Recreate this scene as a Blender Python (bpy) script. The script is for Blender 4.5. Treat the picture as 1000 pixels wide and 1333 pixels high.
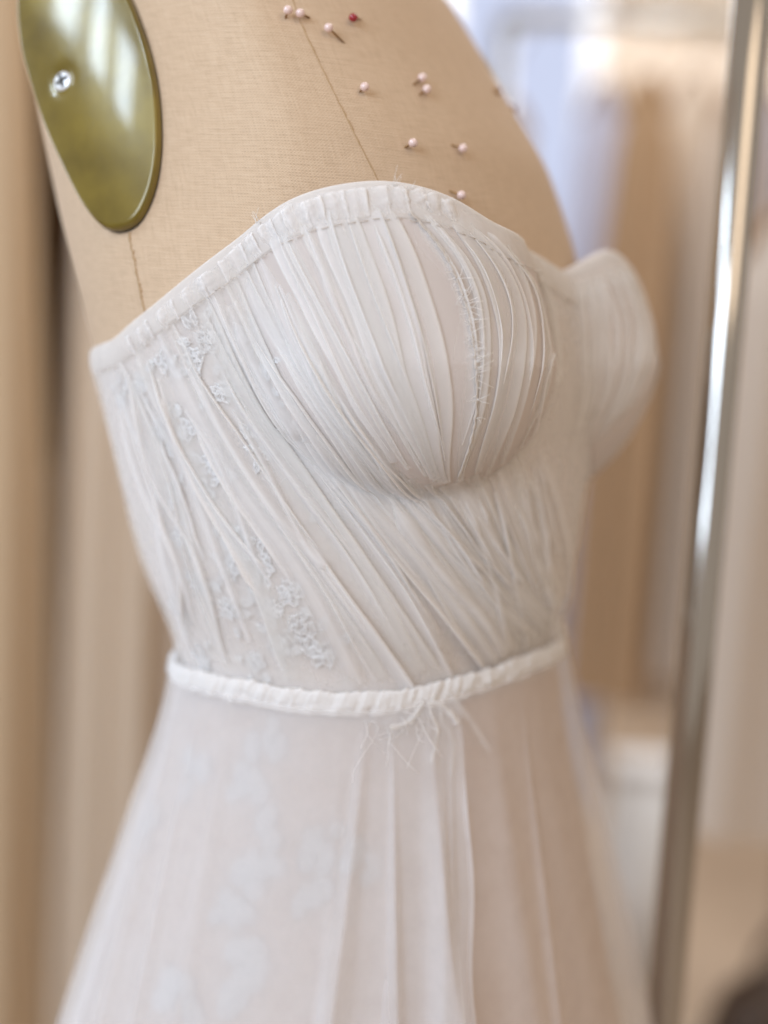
import bpy, math
import numpy as np
from mathutils import Vector, Matrix

rng = np.random.default_rng(7)
SC = bpy.context.scene
COL = SC.collection
for o in list(bpy.data.objects):
    bpy.data.objects.remove(o)

# ------------------------------------------------------------------ camera
Z0 = 1.05                                   # waist height of the dress form
IW, IH, FPX = 1000.0, 1333.0, 1866.0        # photograph size, focal length in its pixels
DIST, ZC = 0.78, Z0 + 0.197
PITCH, ROLL = math.radians(8), math.radians(3.2)
r0 = np.array([1.0, 0, 0]); u0 = np.array([0, math.sin(PITCH), math.cos(PITCH)])
FW = np.array([0, math.cos(PITCH), -math.sin(PITCH)])
RT = r0 * math.cos(ROLL) + u0 * math.sin(ROLL)
UP = -r0 * math.sin(ROLL) + u0 * math.cos(ROLL)
CAM = np.array([0, -DIST, ZC])
cd = bpy.data.cameras.new('camera')
cd.sensor_width = 36; cd.lens = FPX / IH * 36
cd.clip_start = 0.02; cd.clip_end = 60
cd.dof.use_dof = True; cd.dof.focus_distance = 0.636; cd.dof.aperture_fstop = 1.9
cam = bpy.data.objects.new('camera', cd); COL.objects.link(cam)
m = Matrix.Identity(4)
for i in range(3):
    m[i][0], m[i][1], m[i][2], m[i][3] = RT[i], UP[i], -FW[i], CAM[i]
cam.matrix_world = m
SC.camera = cam

# ------------------------------------------------------------------ light: windows on the left, warm room
wd = bpy.data.worlds.new('World'); SC.world = wd; wd.use_nodes = True
bg = wd.node_tree.nodes['Background']
bg.inputs[0].default_value = (1.0, 0.86, 0.73, 1); bg.inputs[1].default_value = 0.47

def area(name, loc, target, sx, sy, power, color):
    l = bpy.data.lights.new(name, 'AREA'); l.shape = 'RECTANGLE'; l.size = sx; l.size_y = sy
    l.energy = power; l.color = color
    o = bpy.data.objects.new(name, l); COL.objects.link(o); o.location = loc
    o.rotation_euler = (Vector(target) - Vector(loc)).to_track_quat('-Z', 'Y').to_euler()
    return o
for y in (-1.42, -1.06, -0.70):                                   # three window panes, mirrored in the arm plate
    area('window_light', (-2.4, y, 2.88), (-0.2, y * .6, 1.35), 0.20, 0.46, 7, (0.66, 0.82, 1.0))
area('large_window_light', (-1.25, -2.00, 1.95), (-0.05, 0.0, 1.15), 1.3, 1.3, 42, (0.68, 0.82, 1.0))
area('side_window_light', (-2.3, 0.45, 1.65), (0, 0.1, 1.2), 0.8, 1.2, 13, (0.74, 0.86, 1.0))
area('rear_fill_light', (0.2, 0.75, 2.9), (0.3, 2.2, 0.9), 1.6, 0.8, 19, (1.0, 0.93, 0.84))  # added fill to brighten the hanging gowns, no such lamp in view
area('ceiling_light', (0.9, -1.6, 2.7), (0.1, 0.1, 1.2), 1.2, 1.2, 10, (1.0, 0.78, 0.56))
area('rear_window_light', (0.5, 2.6, 2.3), (0.4, 1.2, 1.0), 1.2, 0.9, 24, (0.88, 0.92, 1.0))

vs = SC.view_settings
vs.view_transform = 'Standard'; vs.look = 'None'; vs.exposure = 0.04; vs.gamma = 1; vs.use_curve_mapping = False
SC.render.engine = 'CYCLES'
SC.cycles.use_denoising = True
SC.cycles.adaptive_threshold = .025
SC.cycles.max_bounces = 7; SC.cycles.transparent_max_bounces = 32

# ------------------------------------------------------------------ helpers
def project(P):
    d = np.asarray(P, float) - CAM; z = d @ FW
    return np.stack([IW / 2 + FPX * (d @ RT) / z, IH / 2 - FPX * (d @ UP) / z], -1)

def ray(px, py):
    px, py = np.asarray(px, float), np.asarray(py, float)
    d = FW + ((px - IW / 2) / FPX)[..., None] * RT - ((py - IH / 2) / FPX)[..., None] * UP
    return d                                                    # depth 1 along FW

def at(px, py, depth):
    return CAM + ray(px, py) * depth

def link(name, me, mat, parent=None, smooth=True):
    o = bpy.data.objects.new(name, me); COL.objects.link(o)
    if mat: me.materials.append(mat)
    if parent: o.parent = parent
    if smooth: me.polygons.foreach_set('use_smooth', np.ones(len(me.polygons), bool))
    return o

class MB:
    def __init__(s): s.v = []; s.f = []; s.n = 0; s.uv = []
    def grid(s, P, closed=False, uv=None):
        n, k = P.shape[:2]
        idx = np.arange(n * k).reshape(n, k) + s.n
        a = idx[:-1]; b = idx[1:]
        if closed:
            q = np.stack([a, np.roll(a, -1, 1), np.roll(b, -1, 1), b], -1)
        else:
            q = np.stack([a[:, :-1], a[:, 1:], b[:, 1:], b[:, :-1]], -1)
        s.v.append(P.reshape(-1, 3)); s.f.append(q.reshape(-1, 4)); s.n += n * k
        s.uv.append(np.zeros((n * k, 2)) if uv is None else uv.reshape(-1, 2))
        return s
    def tube(s, path, rad, sides=8, cap=True):
        path = np.asarray(path, float); n = len(path)
        rad = np.broadcast_to(np.asarray(rad, float), (n,))
        T = np.gradient(path, axis=0); T /= np.linalg.norm(T, axis=1)[:, None] + 1e-12
        ref = np.array([0, 0, 1.0]) if abs(T[:, 2]).mean() < .8 else np.array([1.0, 0, 0])
        A = np.cross(T, ref); A /= np.linalg.norm(A, axis=1)[:, None] + 1e-12
        B = np.cross(T, A)
        t = np.linspace(0, 2 * np.pi, sides, endpoint=False)
        P = path[:, None] + rad[:, None, None] * (np.cos(t)[None, :, None] * A[:, None] + np.sin(t)[None, :, None] * B[:, None])
        if cap:
            P = np.concatenate([np.repeat(path[:1, None], sides, 1), P, np.repeat(path[-1:, None], sides, 1)])
        return s.grid(P, True)
    def build(s, name, mat, parent=None, smooth=True):
        V = np.concatenate(s.v); Q = np.concatenate(s.f); U = np.concatenate(s.uv)
        me = bpy.data.meshes.new(name)
        me.vertices.add(len(V)); me.vertices.foreach_set('co', V.astype(np.float32).ravel())
        me.loops.add(Q.size); me.loops.foreach_set('vertex_index', Q.astype(np.int32).ravel())
        me.polygons.add(len(Q)); me.polygons.foreach_set('loop_start', np.arange(0, Q.size, 4, dtype=np.int32))
        me.update(calc_edges=True)
        ul = me.uv_layers.new(name='UVMap'); ul.data.foreach_set('uv', U[Q.ravel()].astype(np.float32).ravel())
        return link(name, me, mat, parent, smooth)

def thing(name, label, cat, loc=(0, 0, 0), group=None):
    o = bpy.data.objects.new(name, None); COL.objects.link(o); o.location = loc
    o.empty_display_size = .05
    return tag(o, label, cat, group)
def tag(o, label, cat, group=None):
    o['label'] = label; o['category'] = cat
    if group: o['group'] = group
    return o
def struct(o): o['kind'] = 'structure'; return o

def resample(pts, n):
    p = np.asarray(pts, float)
    t = np.concatenate([[0], np.cumsum(np.linalg.norm(np.diff(p, axis=0), axis=1))])
    # Catmull-Rom through the points, then even spacing
    q = []
    e = np.vstack([2 * p[0] - p[1], p, 2 * p[-1] - p[-2]])
    for i in range(len(p) - 1):
        a, b, c, d = e[i:i + 4]; u = np.linspace(0, 1, 24, endpoint=False)[:, None]
        q.append(.5 * (2 * b + (c - a) * u + (2 * a - 5 * b + 4 * c - d) * u**2 + (3 * b - a - 3 * c + d) * u**3))
    q = np.vstack(q + [p[-1:]])
    t = np.concatenate([[0], np.cumsum(np.linalg.norm(np.diff(q, axis=0), axis=1))])
    s = np.linspace(0, t[-1], n)
    return np.stack([np.interp(s, t, q[:, k]) for k in range(q.shape[1])], 1)

def snoise(n, cells, seed, periodic=False):
    """smooth 1-D noise in -1..1 with about `cells` bumps over n samples"""
    g = np.random.default_rng(seed).uniform(-1, 1, cells + 3)
    if periodic: g[cells:] = g[:3]
    x = np.linspace(0, cells, n, endpoint=not periodic); i = np.minimum(x.astype(int), cells + 1); f = x - i; f = f * f * (3 - 2 * f)
    return g[i] * (1 - f) + g[np.minimum(i + 1, cells + 2)] * f

# ------------------------------------------------------------------ materials
def mat_new(name):
    m = bpy.data.materials.new(name); m.use_nodes = True
    nt = m.node_tree; nt.nodes.clear()
    out = nt.nodes.new('ShaderNodeOutputMaterial')
    return m, nt, out
def N(nt, typ, **kw):
    n = nt.nodes.new('ShaderNode' + typ)
    for k, v in kw.items():
        if k in n.inputs: n.inputs[k].default_value = v
        else: setattr(n, k, v)
    return n
def ramp(nt, fac, stops):
    r = nt.nodes.new('ShaderNodeValToRGB'); nt.links.new(fac, r.inputs[0])
    e = r.color_ramp.elements
    while len(e) < len(stops): e.new(.5)
    for x, (p, c) in zip(e, stops): x.position = p; x.color = (*c, 1) if len(c) == 3 else c
    return r
def lin(r, g, b):
    f = lambda c: (c / 255 / 12.92) if c <= 10 else ((c / 255 + .055) / 1.055) ** 2.4
    return (f(r), f(g), f(b))

def principled(name, col, rough=.5, metal=0, noise=None, bump=0, bscale=200, coat=0, sheen=0, col2=None, nscale=8, spec=.5):
    m, nt, out = mat_new(name)
    p = N(nt, 'BsdfPrincipled', Roughness=rough, Metallic=metal); p.inputs['Base Color'].default_value = (*col, 1)
    p.inputs['Coat Weight'].default_value = coat; p.inputs['Sheen Weight'].default_value = sheen
    p.inputs['Specular IOR Level'].default_value = spec
    tc = N(nt, 'TexCoord')
    if col2:
        n = N(nt, 'TexNoise', Scale=nscale, Detail=5.0); nt.links.new(tc.outputs['Object'], n.inputs['Vector'])
        r = ramp(nt, n.outputs['Fac'], [(.35, col), (.65, col2)]); nt.links.new(r.outputs[0], p.inputs['Base Color'])
    if bump:
        n = N(nt, 'TexNoise', Scale=bscale, Detail=3.0); nt.links.new(tc.outputs['Object'], n.inputs['Vector'])
        b = N(nt, 'Bump', Strength=bump, Distance=.001); nt.links.new(n.outputs['Fac'], b.inputs['Height']); nt.links.new(b.outputs[0], p.inputs['Normal'])
    nt.links.new(p.outputs[0], out.inputs[0])
    return m

def cloth(name, col, alpha=1.0, trans=.3, bump=.15, bscale=900, col2=None, nscale=14, mottle=.09):
    """woven cloth: diffuse + translucent, optionally sheer (part of the light passes between the threads)"""
    m, nt, out = mat_new(name)
    tc = N(nt, 'TexCoord')
    d = N(nt, 'BsdfDiffuse', Roughness=.6); t = N(nt, 'BsdfTranslucent')
    for s in (d, t): s.inputs['Color'].default_value = (*col, 1)
    if col2:
        n = N(nt, 'TexNoise', Scale=nscale, Detail=4.0); nt.links.new(tc.outputs['Object'], n.inputs['Vector'])
        r = ramp(nt, n.outputs['Fac'], [(.35, col), (.65, col2)])
        nt.links.new(r.outputs[0], d.inputs['Color']); nt.links.new(r.outputs[0], t.inputs['Color'])
    if bump:
        n = N(nt, 'TexNoise', Scale=bscale, Detail=2.0); nt.links.new(tc.outputs['Object'], n.inputs['Vector'])
        b = N(nt, 'Bump', Strength=bump, Distance=.0006); nt.links.new(n.outputs['Fac'], b.inputs['Height'])
        nt.links.new(b.outputs[0], d.inputs['Normal'])
    mx = N(nt, 'MixShader'); mx.inputs[0].default_value = trans
    nt.links.new(d.outputs[0], mx.inputs[1]); nt.links.new(t.outputs[0], mx.inputs[2])
    last = mx
    if alpha < 1:
        tr = N(nt, 'BsdfTransparent'); mm = N(nt, 'MixShader'); mm.inputs[0].default_value = alpha
        n = N(nt, 'TexNoise', Scale=60.0, Detail=6.0); nt.links.new(tc.outputs['Object'], n.inputs['Vector'])
        mr = N(nt, 'MapRange'); mr.inputs[1].default_value = .3; mr.inputs[2].default_value = .7
        mr.inputs[3].default_value = alpha - mottle; mr.inputs[4].default_value = alpha + mottle
        nt.links.new(n.outputs['Fac'], mr.inputs[0]); nt.links.new(mr.outputs[0], mm.inputs[0])
        nt.links.new(tr.outputs[0], mm.inputs[1]); nt.links.new(mx.outputs[0], mm.inputs[2]); last = mm
    nt.links.new(last.outputs[0], out.inputs[0])
    return m

def fold_cloth(name, col, lo, hi, trans=.4):
    """sheer cloth laid in a fold: UV x is how many layers lie on each other, thin at the free edge, dense at the crease"""
    m, nt, out = mat_new(name)
    d = N(nt, 'BsdfDiffuse', Roughness=.6); t = N(nt, 'BsdfTranslucent')
    for s_ in (d, t): s_.inputs['Color'].default_value = (*col, 1)
    mx = N(nt, 'MixShader'); mx.inputs[0].default_value = trans
    nt.links.new(d.outputs[0], mx.inputs[1]); nt.links.new(t.outputs[0], mx.inputs[2])
    tc = N(nt, 'TexCoord'); nz_ = N(nt, 'TexNoise', Scale=380.0, Detail=4.0); nt.links.new(tc.outputs['Object'], nz_.inputs['Vector'])
    bp_ = N(nt, 'Bump', Strength=.35, Distance=.0006); nt.links.new(nz_.outputs['Fac'], bp_.inputs['Height']); nt.links.new(bp_.outputs[0], d.inputs['Normal'])
    uv = N(nt, 'UVMap'); sep = N(nt, 'SeparateXYZ'); nt.links.new(uv.outputs[0], sep.inputs[0])
    pw = N(nt, 'Math', operation='POWER'); nt.links.new(sep.outputs[0], pw.inputs[0]); pw.inputs[1].default_value = 2.2
    mr = N(nt, 'MapRange'); mr.inputs[3].default_value = lo; mr.inputs[4].default_value = hi; nt.links.new(pw.outputs[0], mr.inputs[0])
    tr = N(nt, 'BsdfTransparent'); mm = N(nt, 'MixShader'); nt.links.new(mr.outputs[0], mm.inputs[0])
    nt.links.new(tr.outputs[0], mm.inputs[1]); nt.links.new(mx.outputs[0], mm.inputs[2]); nt.links.new(mm.outputs[0], out.inputs[0])
    return m

def linen_mat():
    m, nt, out = mat_new('natural linen')
    p = N(nt, 'BsdfPrincipled', Roughness=.85); p.inputs['Sheen Weight'].default_value = .15
    p.inputs['Specular IOR Level'].default_value = .2
    uv = N(nt, 'UVMap')
    sep = N(nt, 'SeparateXYZ'); nt.links.new(uv.outputs[0], sep.inputs[0])
    # wander the threads a little
    wn = N(nt, 'TexNoise', Scale=40.0, Detail=2.0); nt.links.new(uv.outputs[0], wn.inputs['Vector'])
    def M(op, a, b=None):
        n = N(nt, 'Math', operation=op)
        for i, v in enumerate((a, b)):
            if v is None: continue
            if isinstance(v, (int, float)): n.inputs[i].default_value = v
            else: nt.links.new(v, n.inputs[i])
        return n.outputs[0]
    wob = M('MULTIPLY', M('SUBTRACT', wn.outputs['Fac'], .5), 0.0016)
    fx = 2 * math.pi / .00145; fy = 2 * math.pi / .00128
    sx = M('SINE', M('MULTIPLY', M('ADD', sep.outputs[0], wob), fx))
    sy = M('SINE', M('MULTIPLY', M('ADD', sep.outputs[1], wob), fy))
    weave = M('ADD', M('MULTIPLY', M('MULTIPLY', sx, sy), .6), M('MULTIPLY', sy, .4))
    # slubs: long thick threads, mostly along x
    def slub(sxs, sys, seed):
        mp = N(nt, 'Mapping'); mp.inputs['Scale'].default_value = (sxs, sys, 1); mp.inputs['Location'].default_value = (seed, seed * 2, 0)
        nt.links.new(uv.outputs[0], mp.inputs[0])
        n = N(nt, 'TexNoise', Scale=1.0, Detail=3.0); nt.links.new(mp.outputs[0], n.inputs['Vector'])
        return n.outputs['Fac']
    s1 = slub(110, 800, 3); s2 = slub(700, 90, 9)
    h = M('ADD', M('MULTIPLY', weave, .38), M('ADD', M('MULTIPLY', s1, 1.0), M('MULTIPLY', s2, .8)))
    cr = ramp(nt, M('ADD', M('MULTIPLY', h, .36), .06), [(.15, lin(184, 159, 132)), (.40, lin(207, 181, 153)), (.70, lin(219, 197, 171))])
    big = N(nt, 'TexNoise', Scale=14.0, Detail=3.0); nt.links.new(uv.outputs[0], big.inputs['Vector'])
    mx = N(nt, 'MixRGB', blend_type='MULTIPLY'); mx.inputs[0].default_value = .5
    rb = ramp(nt, big.outputs['Fac'], [(.3, (.93, .91, .88)), (.7, (1, 1, 1))])
    nt.links.new(cr.outputs[0], mx.inputs[1]); nt.links.new(rb.outputs[0], mx.inputs[2])
    nt.links.new(mx.outputs[0], p.inputs['Base Color'])
    b = N(nt, 'Bump', Strength=.55, Distance=.0006); nt.links.new(h, b.inputs['Height']); nt.links.new(b.outputs[0], p.inputs['Normal'])
    nt.links.new(p.outputs[0], out.inputs[0])
    return m

M_LINEN = linen_mat()
M_PLATE = principled('olive lacquered metal', lin(126, 108, 34), .24, .15, coat=.5, col2=lin(98, 82, 20), nscale=30, bump=.10, bscale=55)
M_STEEL = principled('zinc plated steel', (.82, .83, .85), .42, .6)
M_SHADE_GAP = principled('dark gap', (.03, .025, .015), .7)  # near-black colour in place of shade around the plate and in the screw
M_CHROME = principled('chrome', (.52, .50, .47), .13, 1.0)
M_PEARL = principled('pearl pin head', lin(232, 205, 198), .22, coat=.7)
M_RED = principled('red pin head', lin(150, 22, 40), .2, coat=.7)
M_BRASSPIN = principled('brassy pin shaft', lin(150, 115, 75), .35, .9)
M_SEAM = principled('tan seam thread', lin(176, 146, 110), .9)
M_LINING = cloth('ivory satin lining', lin(228, 221, 217), 1, .15, .12, 1200)
M_CUP = cloth('ivory cup satin', lin(222, 212, 206), 1, .15, .10, 1500)
M_TULLE = fold_cloth('sheer ivory tulle', lin(250, 248, 246), .10, .62)
M_TULLE2 = fold_cloth('denser ivory chiffon', lin(251, 249, 248), .18, .80)
M_BAND = cloth('gathered chiffon band', lin(248, 244, 240), .70, .35, .2, 800)
M_VEIL = cloth('finest tulle', lin(249, 246, 243), .28, .4, .1, 1500)
M_LACE = cloth('white lace', lin(250, 249, 249), 1, .25, .3, 1500)
M_BELT = cloth('ruched white belt', lin(243, 240, 238), 1, .25, .5, 1200)
M_THREAD = cloth('white thread', lin(250, 248, 246), 1, .3, 0)
M_STITCH = cloth('beige stitching', lin(222, 213, 204), 1, .2, 0)
M_BLUSH = cloth('blush skirt lining', lin(210, 184, 161), 1, .15, .1, 900)
M_SKIRT2 = cloth('skirt tulle underlayer', lin(246, 245, 247), .62, .35, .1, 1200, mottle=.04)
M_SKIRT = cloth('sheer skirt tulle', lin(247, 245, 245), .42, .35, .1, 1200, mottle=.03)

# ------------------------------------------------------------------ body surfaces (u: to the form's left, v: to its front, z above waist)
PHI = math.radians(60)
LV = np.array([math.cos(PHI), math.sin(PHI), 0]); FV = np.array([math.sin(PHI), -math.cos(PHI), 0])
ORG = np.array([-0.008, 0, Z0])
_t = np.array([  # z, half width, centre v, half depth
    (-.06, .117, .0110, .0930), (-.01, .1135, .0100, .0895), (.018, .1135, .0066, .0905), (.032, .1165, .0040, .0945), (.05, .1235, .0008, .1020), (.08, .130, -.0038, .1088),
    (.12, .136, -.0085, .1163), (.16, .141, -.0140, .1242), (.20, .144, -.0242, .1282), (.24, .146, -.0382, .1271),
    (.28, .146, -.0528, .1240), (.32, .142, -.0740, .1157), (.35, .134, -.0905, .1120), (.375, .118, -.0990, .1020),
    (.395, .090, -.1000, .0850), (.412, .068, -.0960, .0690), (.43, .058, -.0900, .0600), (.47, .054, -.0840, .0560), (.52, .054, -.0820, .0560)])
_zf = np.arange(-.06, .52, .001)
_k = np.exp(-.5 * (np.arange(-24, 25) / 8.) ** 2); _k /= _k.sum()
def _sm(c):
    f = np.interp(_zf, _t[:, 0], c); p = np.pad(f, 24, mode='reflect', reflect_type='odd')
    return np.convolve(p, _k, 'valid')
_A, _V, _B = _sm(_t[:, 1]), _sm(_t[:, 2]), _sm(_t[:, 3])
fa = lambda z: np.interp(z, _zf, _A)
fv = lambda z: np.interp(z, _zf, _V)
fb = lambda z: np.interp(z, _zf, _B)

def r_torso(al, z):
    n = 2.3
    return (np.abs(np.sin(al) / fa(z)) ** n + np.abs(np.cos(al) / fb(z)) ** n) ** (-1 / n)
CUP_U, CUP_V, CUP_Z = .074, .060, .176
CUP_A, CUP_B, CUP_UP, CUP_DN = .074, .067, .165, {-1: .068, 1: .080}
CUP_ROT = math.radians(14)
def r_cup(al, z, side):
    al, z = np.broadcast_arrays(np.asarray(al, float), np.asarray(z, float))
    h = np.where(z > CUP_Z, (z - CUP_Z) / CUP_UP, (z - CUP_Z) / CUP_DN[side])
    k = np.sqrt(np.clip(1 - np.abs(h) ** np.where(z < CUP_Z, 1.9 if side < 0 else 1.6, 2.2), 0, None))
    a, b = CUP_A * k + 1e-6, CUP_B * k + 1e-6
    cu, cv = side * CUP_U, CUP_V - .30 * np.clip(z - CUP_Z, 0, None) - fv(z)
    c, s = math.cos(side * CUP_ROT), math.sin(side * CUP_ROT)
    du, dv = np.sin(al), np.cos(al)
    # rotate into the cup's axes
    ou, ov = -cu, -cv
    x0, y0 = (ou * c - ov * s) / a, (ou * s + ov * c) / b
    dx, dy = (du * c - dv * s) / a, (du * s + dv * c) / b
    A = dx * dx + dy * dy; Bq = x0 * dx + y0 * dy; Cq = x0 * x0 + y0 * y0 - 1
    disc = Bq * Bq - A * Cq
    r = np.where(disc > 0, (-Bq + np.sqrt(np.clip(disc, 0, None))) / A, 0)
    return np.where(k > 0.02, np.clip(r, 0, None), 0)
def smax(a, b, k):
    h = np.clip(.5 + .5 * (a - b) / k, 0, 1)
    return b * (1 - h) + a * h + k * h * (1 - h)
def r_dress(al, z):
    t = r_torso(al, z) + .001
    k = np.where(np.asarray(z) < .14, .007, .012)
    k2 = np.where(np.asarray(z) < .15, .010, .012)
    return smax(smax(t, r_cup(al, z, -1), k), r_cup(al, z, 1), k2)
def uvz(u, v, z):
    return ORG + np.asarray(u)[..., None] * LV + np.asarray(v)[..., None] * FV + np.asarray(z)[..., None] * np.array([0, 0, 1.0])
def S(al, z, off=0, rf=r_dress):
    r = rf(al, z) + off
    return uvz(r * np.sin(al), fv(z) + r * np.cos(al), z)
def to_az(P):
    d = P - ORG; u = d @ LV; z = d[..., 2]; v = d @ FV - fv(z)
    return np.arctan2(u, v), z, np.hypot(u, v)
def normal(al, z, rf=r_dress, e=.0015):
    r = np.maximum(rf(al, z), .02)
    a = S(al + e / r, z, 0, rf) - S(al - e / r, z, 0, rf); b = S(al, z + e, 0, rf) - S(al, z - e, 0, rf)
    n = np.cross(a, b); return n / (np.linalg.norm(n, axis=-1)[..., None] + 1e-12)
def hit(px, py, rf=r_dress, far=False):
    """first point of the surface seen through these pixels -> alpha, z (nearest graze when the ray misses)"""
    d = ray(px, py); ts = np.linspace(.5, 1.05, 441)
    P = CAM + d[..., None, :] * ts[:, None]
    a, z, r = to_az(P); g = r - rf(a, np.clip(z, -.06, .5))
    ins = g < 0; any_ = ins.any(-1)
    i = np.where(any_, ins.argmax(-1), g.argmin(-1))
    tt = ts[i]
    lo, hi = tt - (ts[1] - ts[0]), tt
    for _ in range(18):
        mid = (lo + hi) / 2; a, z, r = to_az(CAM + d * mid[..., None]); inn = (r - rf(a, z)) < 0
        hi = np.where(inn, mid, hi); lo = np.where(inn, lo, mid)
    tt = np.where(any_, hi, tt)
    a, z, r = to_az(CAM + d * tt[..., None])
    return a, z

def wrapi(tab):
    """periodic curve z(alpha) through (alpha, z) points, lightly smoothed"""
    tab = sorted(tab); a = np.array([t[0] for t in tab]); z = np.array([t[1] for t in tab])
    g = np.linspace(-np.pi, np.pi, 1440, endpoint=False)
    f = np.interp(g, a, z, period=2 * np.pi)
    k = np.exp(-.5 * (np.arange(-30, 31) / 9.) ** 2); k /= k.sum()
    f = np.convolve(np.pad(f, 30, mode='wrap'), k, 'valid')
    return lambda x: np.interp(x, g, f, period=2 * np.pi)

# neckline and belt, read off the photograph onto the surface; the unseen side mirrors the seen one
neck_px = np.array([(150, 446), (200, 402), (260, 352), (300, 322), (345, 284), (380, 262), (430, 246), (490, 238), (540, 243), (590, 259), (640, 293), (690, 329), (742, 360)], float)
na, nz = hit(neck_px[:, 0], neck_px[:, 1])
tab = list(zip(na, nz))
FARN = [(math.radians(17), .2290), (math.radians(24), .2365), (math.radians(31), .2240), (math.radians(40), .2130), (math.radians(60), .2020), (math.radians(80), .1950), (math.radians(108), .1745), (math.radians(150), .158), (math.radians(-150), .158)]
z_neck = wrapi(tab + FARN)
belt_px = np.array([(235, 872), (280, 888), (350, 904), (430, 914), (500, 914), (560, 900), (620, 884), (680, 861), (728, 840)], float)
ba, bz = hit(belt_px[:, 0], belt_px[:, 1])
z_belt = wrapi(list(zip(ba, bz)) + [(math.radians(60), .026), (math.radians(120), .018), (math.pi, .014)])

# ------------------------------------------------------------------ setting: floor, wall, far window
fl = MB(); g = np.array([[(-6, -4, 0), (6, -4, 0)], [(-6, 8, 0), (6, 8, 0)]], float); fl.grid(g)
M_FLOOR = principled('wooden floor', lin(188, 170, 150), .5, col2=lin(170, 150, 130), nscale=3)
struct(fl.build('floor', M_FLOOR, smooth=False))
YW = 2.9
M_WALL = principled('plaster wall', lin(214, 196, 176), .9, col2=lin(206, 186, 164), nscale=2)
wl = MB(); wl.grid(np.array([[(-6, YW, 0), (6, YW, 0)], [(-6, YW, 3.2), (6, YW, 3.2)]], float))
struct(wl.build('wall', M_WALL, smooth=False))

# ------------------------------------------------------------------ dress form
form = thing('dress_form', 'linen covered dress form with an olive arm plate, wearing the white gown', 'dress form', (ORG[0], 0, 0))
FORM_INV = Matrix.Translation((-ORG[0], 0, 0))
def adopt(o, parent):
    o.parent = parent
    o.matrix_parent_inverse = parent.matrix_world.inverted() if parent.type != 'EMPTY' else Matrix.Translation(-Vector(parent.location))
    return o

# armhole plane: cuts the shoulder where the arm plate sits
pa, pz = hit(np.array(150.), np.array(296.), r_torso)
PP = S(pa, pz, 0, r_torso)
PN = -LV * .975 + FV * .06 + np.array([0, 0, .20]); PN /= np.linalg.norm(PN)
PP = PP - PN * .001
def r_linen(al, z):
    r = r_torso(al, z)
    D = np.sin(al)[..., None] * LV + np.cos(al)[..., None] * FV if np.ndim(al) else np.sin(al) * LV + np.cos(al) * FV
    C0 = uvz(np.zeros_like(z), fv(z), z)
    den = D @ PN; num = (PP - C0) @ PN
    rp = np.where(den > .05, num / np.maximum(den, .05), 9)
    return -smax(-r, -rp, .006) if True else r
al = np.linspace(-np.pi, np.pi, 640, endpoint=False)
zz = np.concatenate([np.linspace(-.05, .40, 300), np.linspace(.404, .50, 30)])
AL, ZZ = np.meshgrid(al, zz)
def lin_off(z): return np.where(z < .16, -.004, 0)
P = S(AL, ZZ, lin_off(ZZ), r_linen)
rr = r_torso(AL, ZZ)
arc = np.cumsum(np.concatenate([np.zeros((len(zz), 1)), np.linalg.norm(np.diff(P, axis=1), axis=2)], 1), 1)
UVm = np.stack([AL * .13, ZZ * 1.0], -1)
tb = MB(); tb.grid(P, True, UVm)
torso = tb.build('torso', M_LINEN, form); adopt(torso, form)
# neck cap
th = np.linspace(0, 2 * np.pi, 48, endpoint=False)
cap = []
for rad, dz in ((.0, .522), (.030, .520), (.050, .512), (.0565, .503), (.0565, .494)):
    cap.append(uvz(rad * np.sin(th), -.082 + rad * np.cos(th), np.full_like(th, dz)))
adopt(MB().grid(np.array(cap)[::-1], True).build('neck_cap', principled('turned wood', lin(110, 78, 48), .4, col2=lin(90, 60, 36), nscale=30), form), form)

def hit_plane(px, py, off=0):
    d = ray(np.asarray(px, float), np.asarray(py, float))
    t = ((PP + PN * off - CAM) @ PN) / (d @ PN)
    return CAM + d * t[..., None]
plate_px = [(153, 302), (170, 299), (187, 285), (203, 250), (211, 203), (211, 150), (205, 100), (192, 50), (172, -2), (148, -42), (112, -68), (70, -66), (42, -40), (29, 0), (33, 60), (46, 112), (65, 168), (86, 215), (108, 259), (124, 283), (138, 297)]
ol = resample(plate_px + [plate_px[0]], 97)[:-1]
OP = hit_plane(ol[:, 0], ol[:, 1]); OC = OP.mean(0)
def ring_in(f, h): return OC + (OP - OC) * f + PN * h
# shallow pressed dome with a turned-down rim, dimpled where the screw sits
SCR = hit_plane(np.array(91.), np.array(111.))
fs = np.concatenate([np.linspace(.0, .955, 60), [.975, .988, .996, 1.0, 1.0]])
hs = np.concatenate([.0045 + .0026 * (1 - np.linspace(0, .955, 60) ** 2.0), [.0047, .0040, .0030, .0018, -.004]])
rings = []
for f, h in zip(fs, hs):
    R_ = ring_in(f, 0); dd = np.linalg.norm(R_ - SCR, axis=1)
    rings.append(R_ + PN * (h - .0022 * np.exp(-(dd / .0055) ** 2))[:, None])
plate = MB().grid(np.array(rings)[::-1], True).build('arm_plate', M_PLATE, form); adopt(plate, form)
rim = MB().grid(np.array([ring_in(1.004, -.004), ring_in(1.006, .0004), ring_in(1.002, .0007), ring_in(.996, .0008), ring_in(.99, -.003)]), True).build('rim', M_SHADE_GAP, plate)  # dark ring paints the shadow line around the plate
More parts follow.
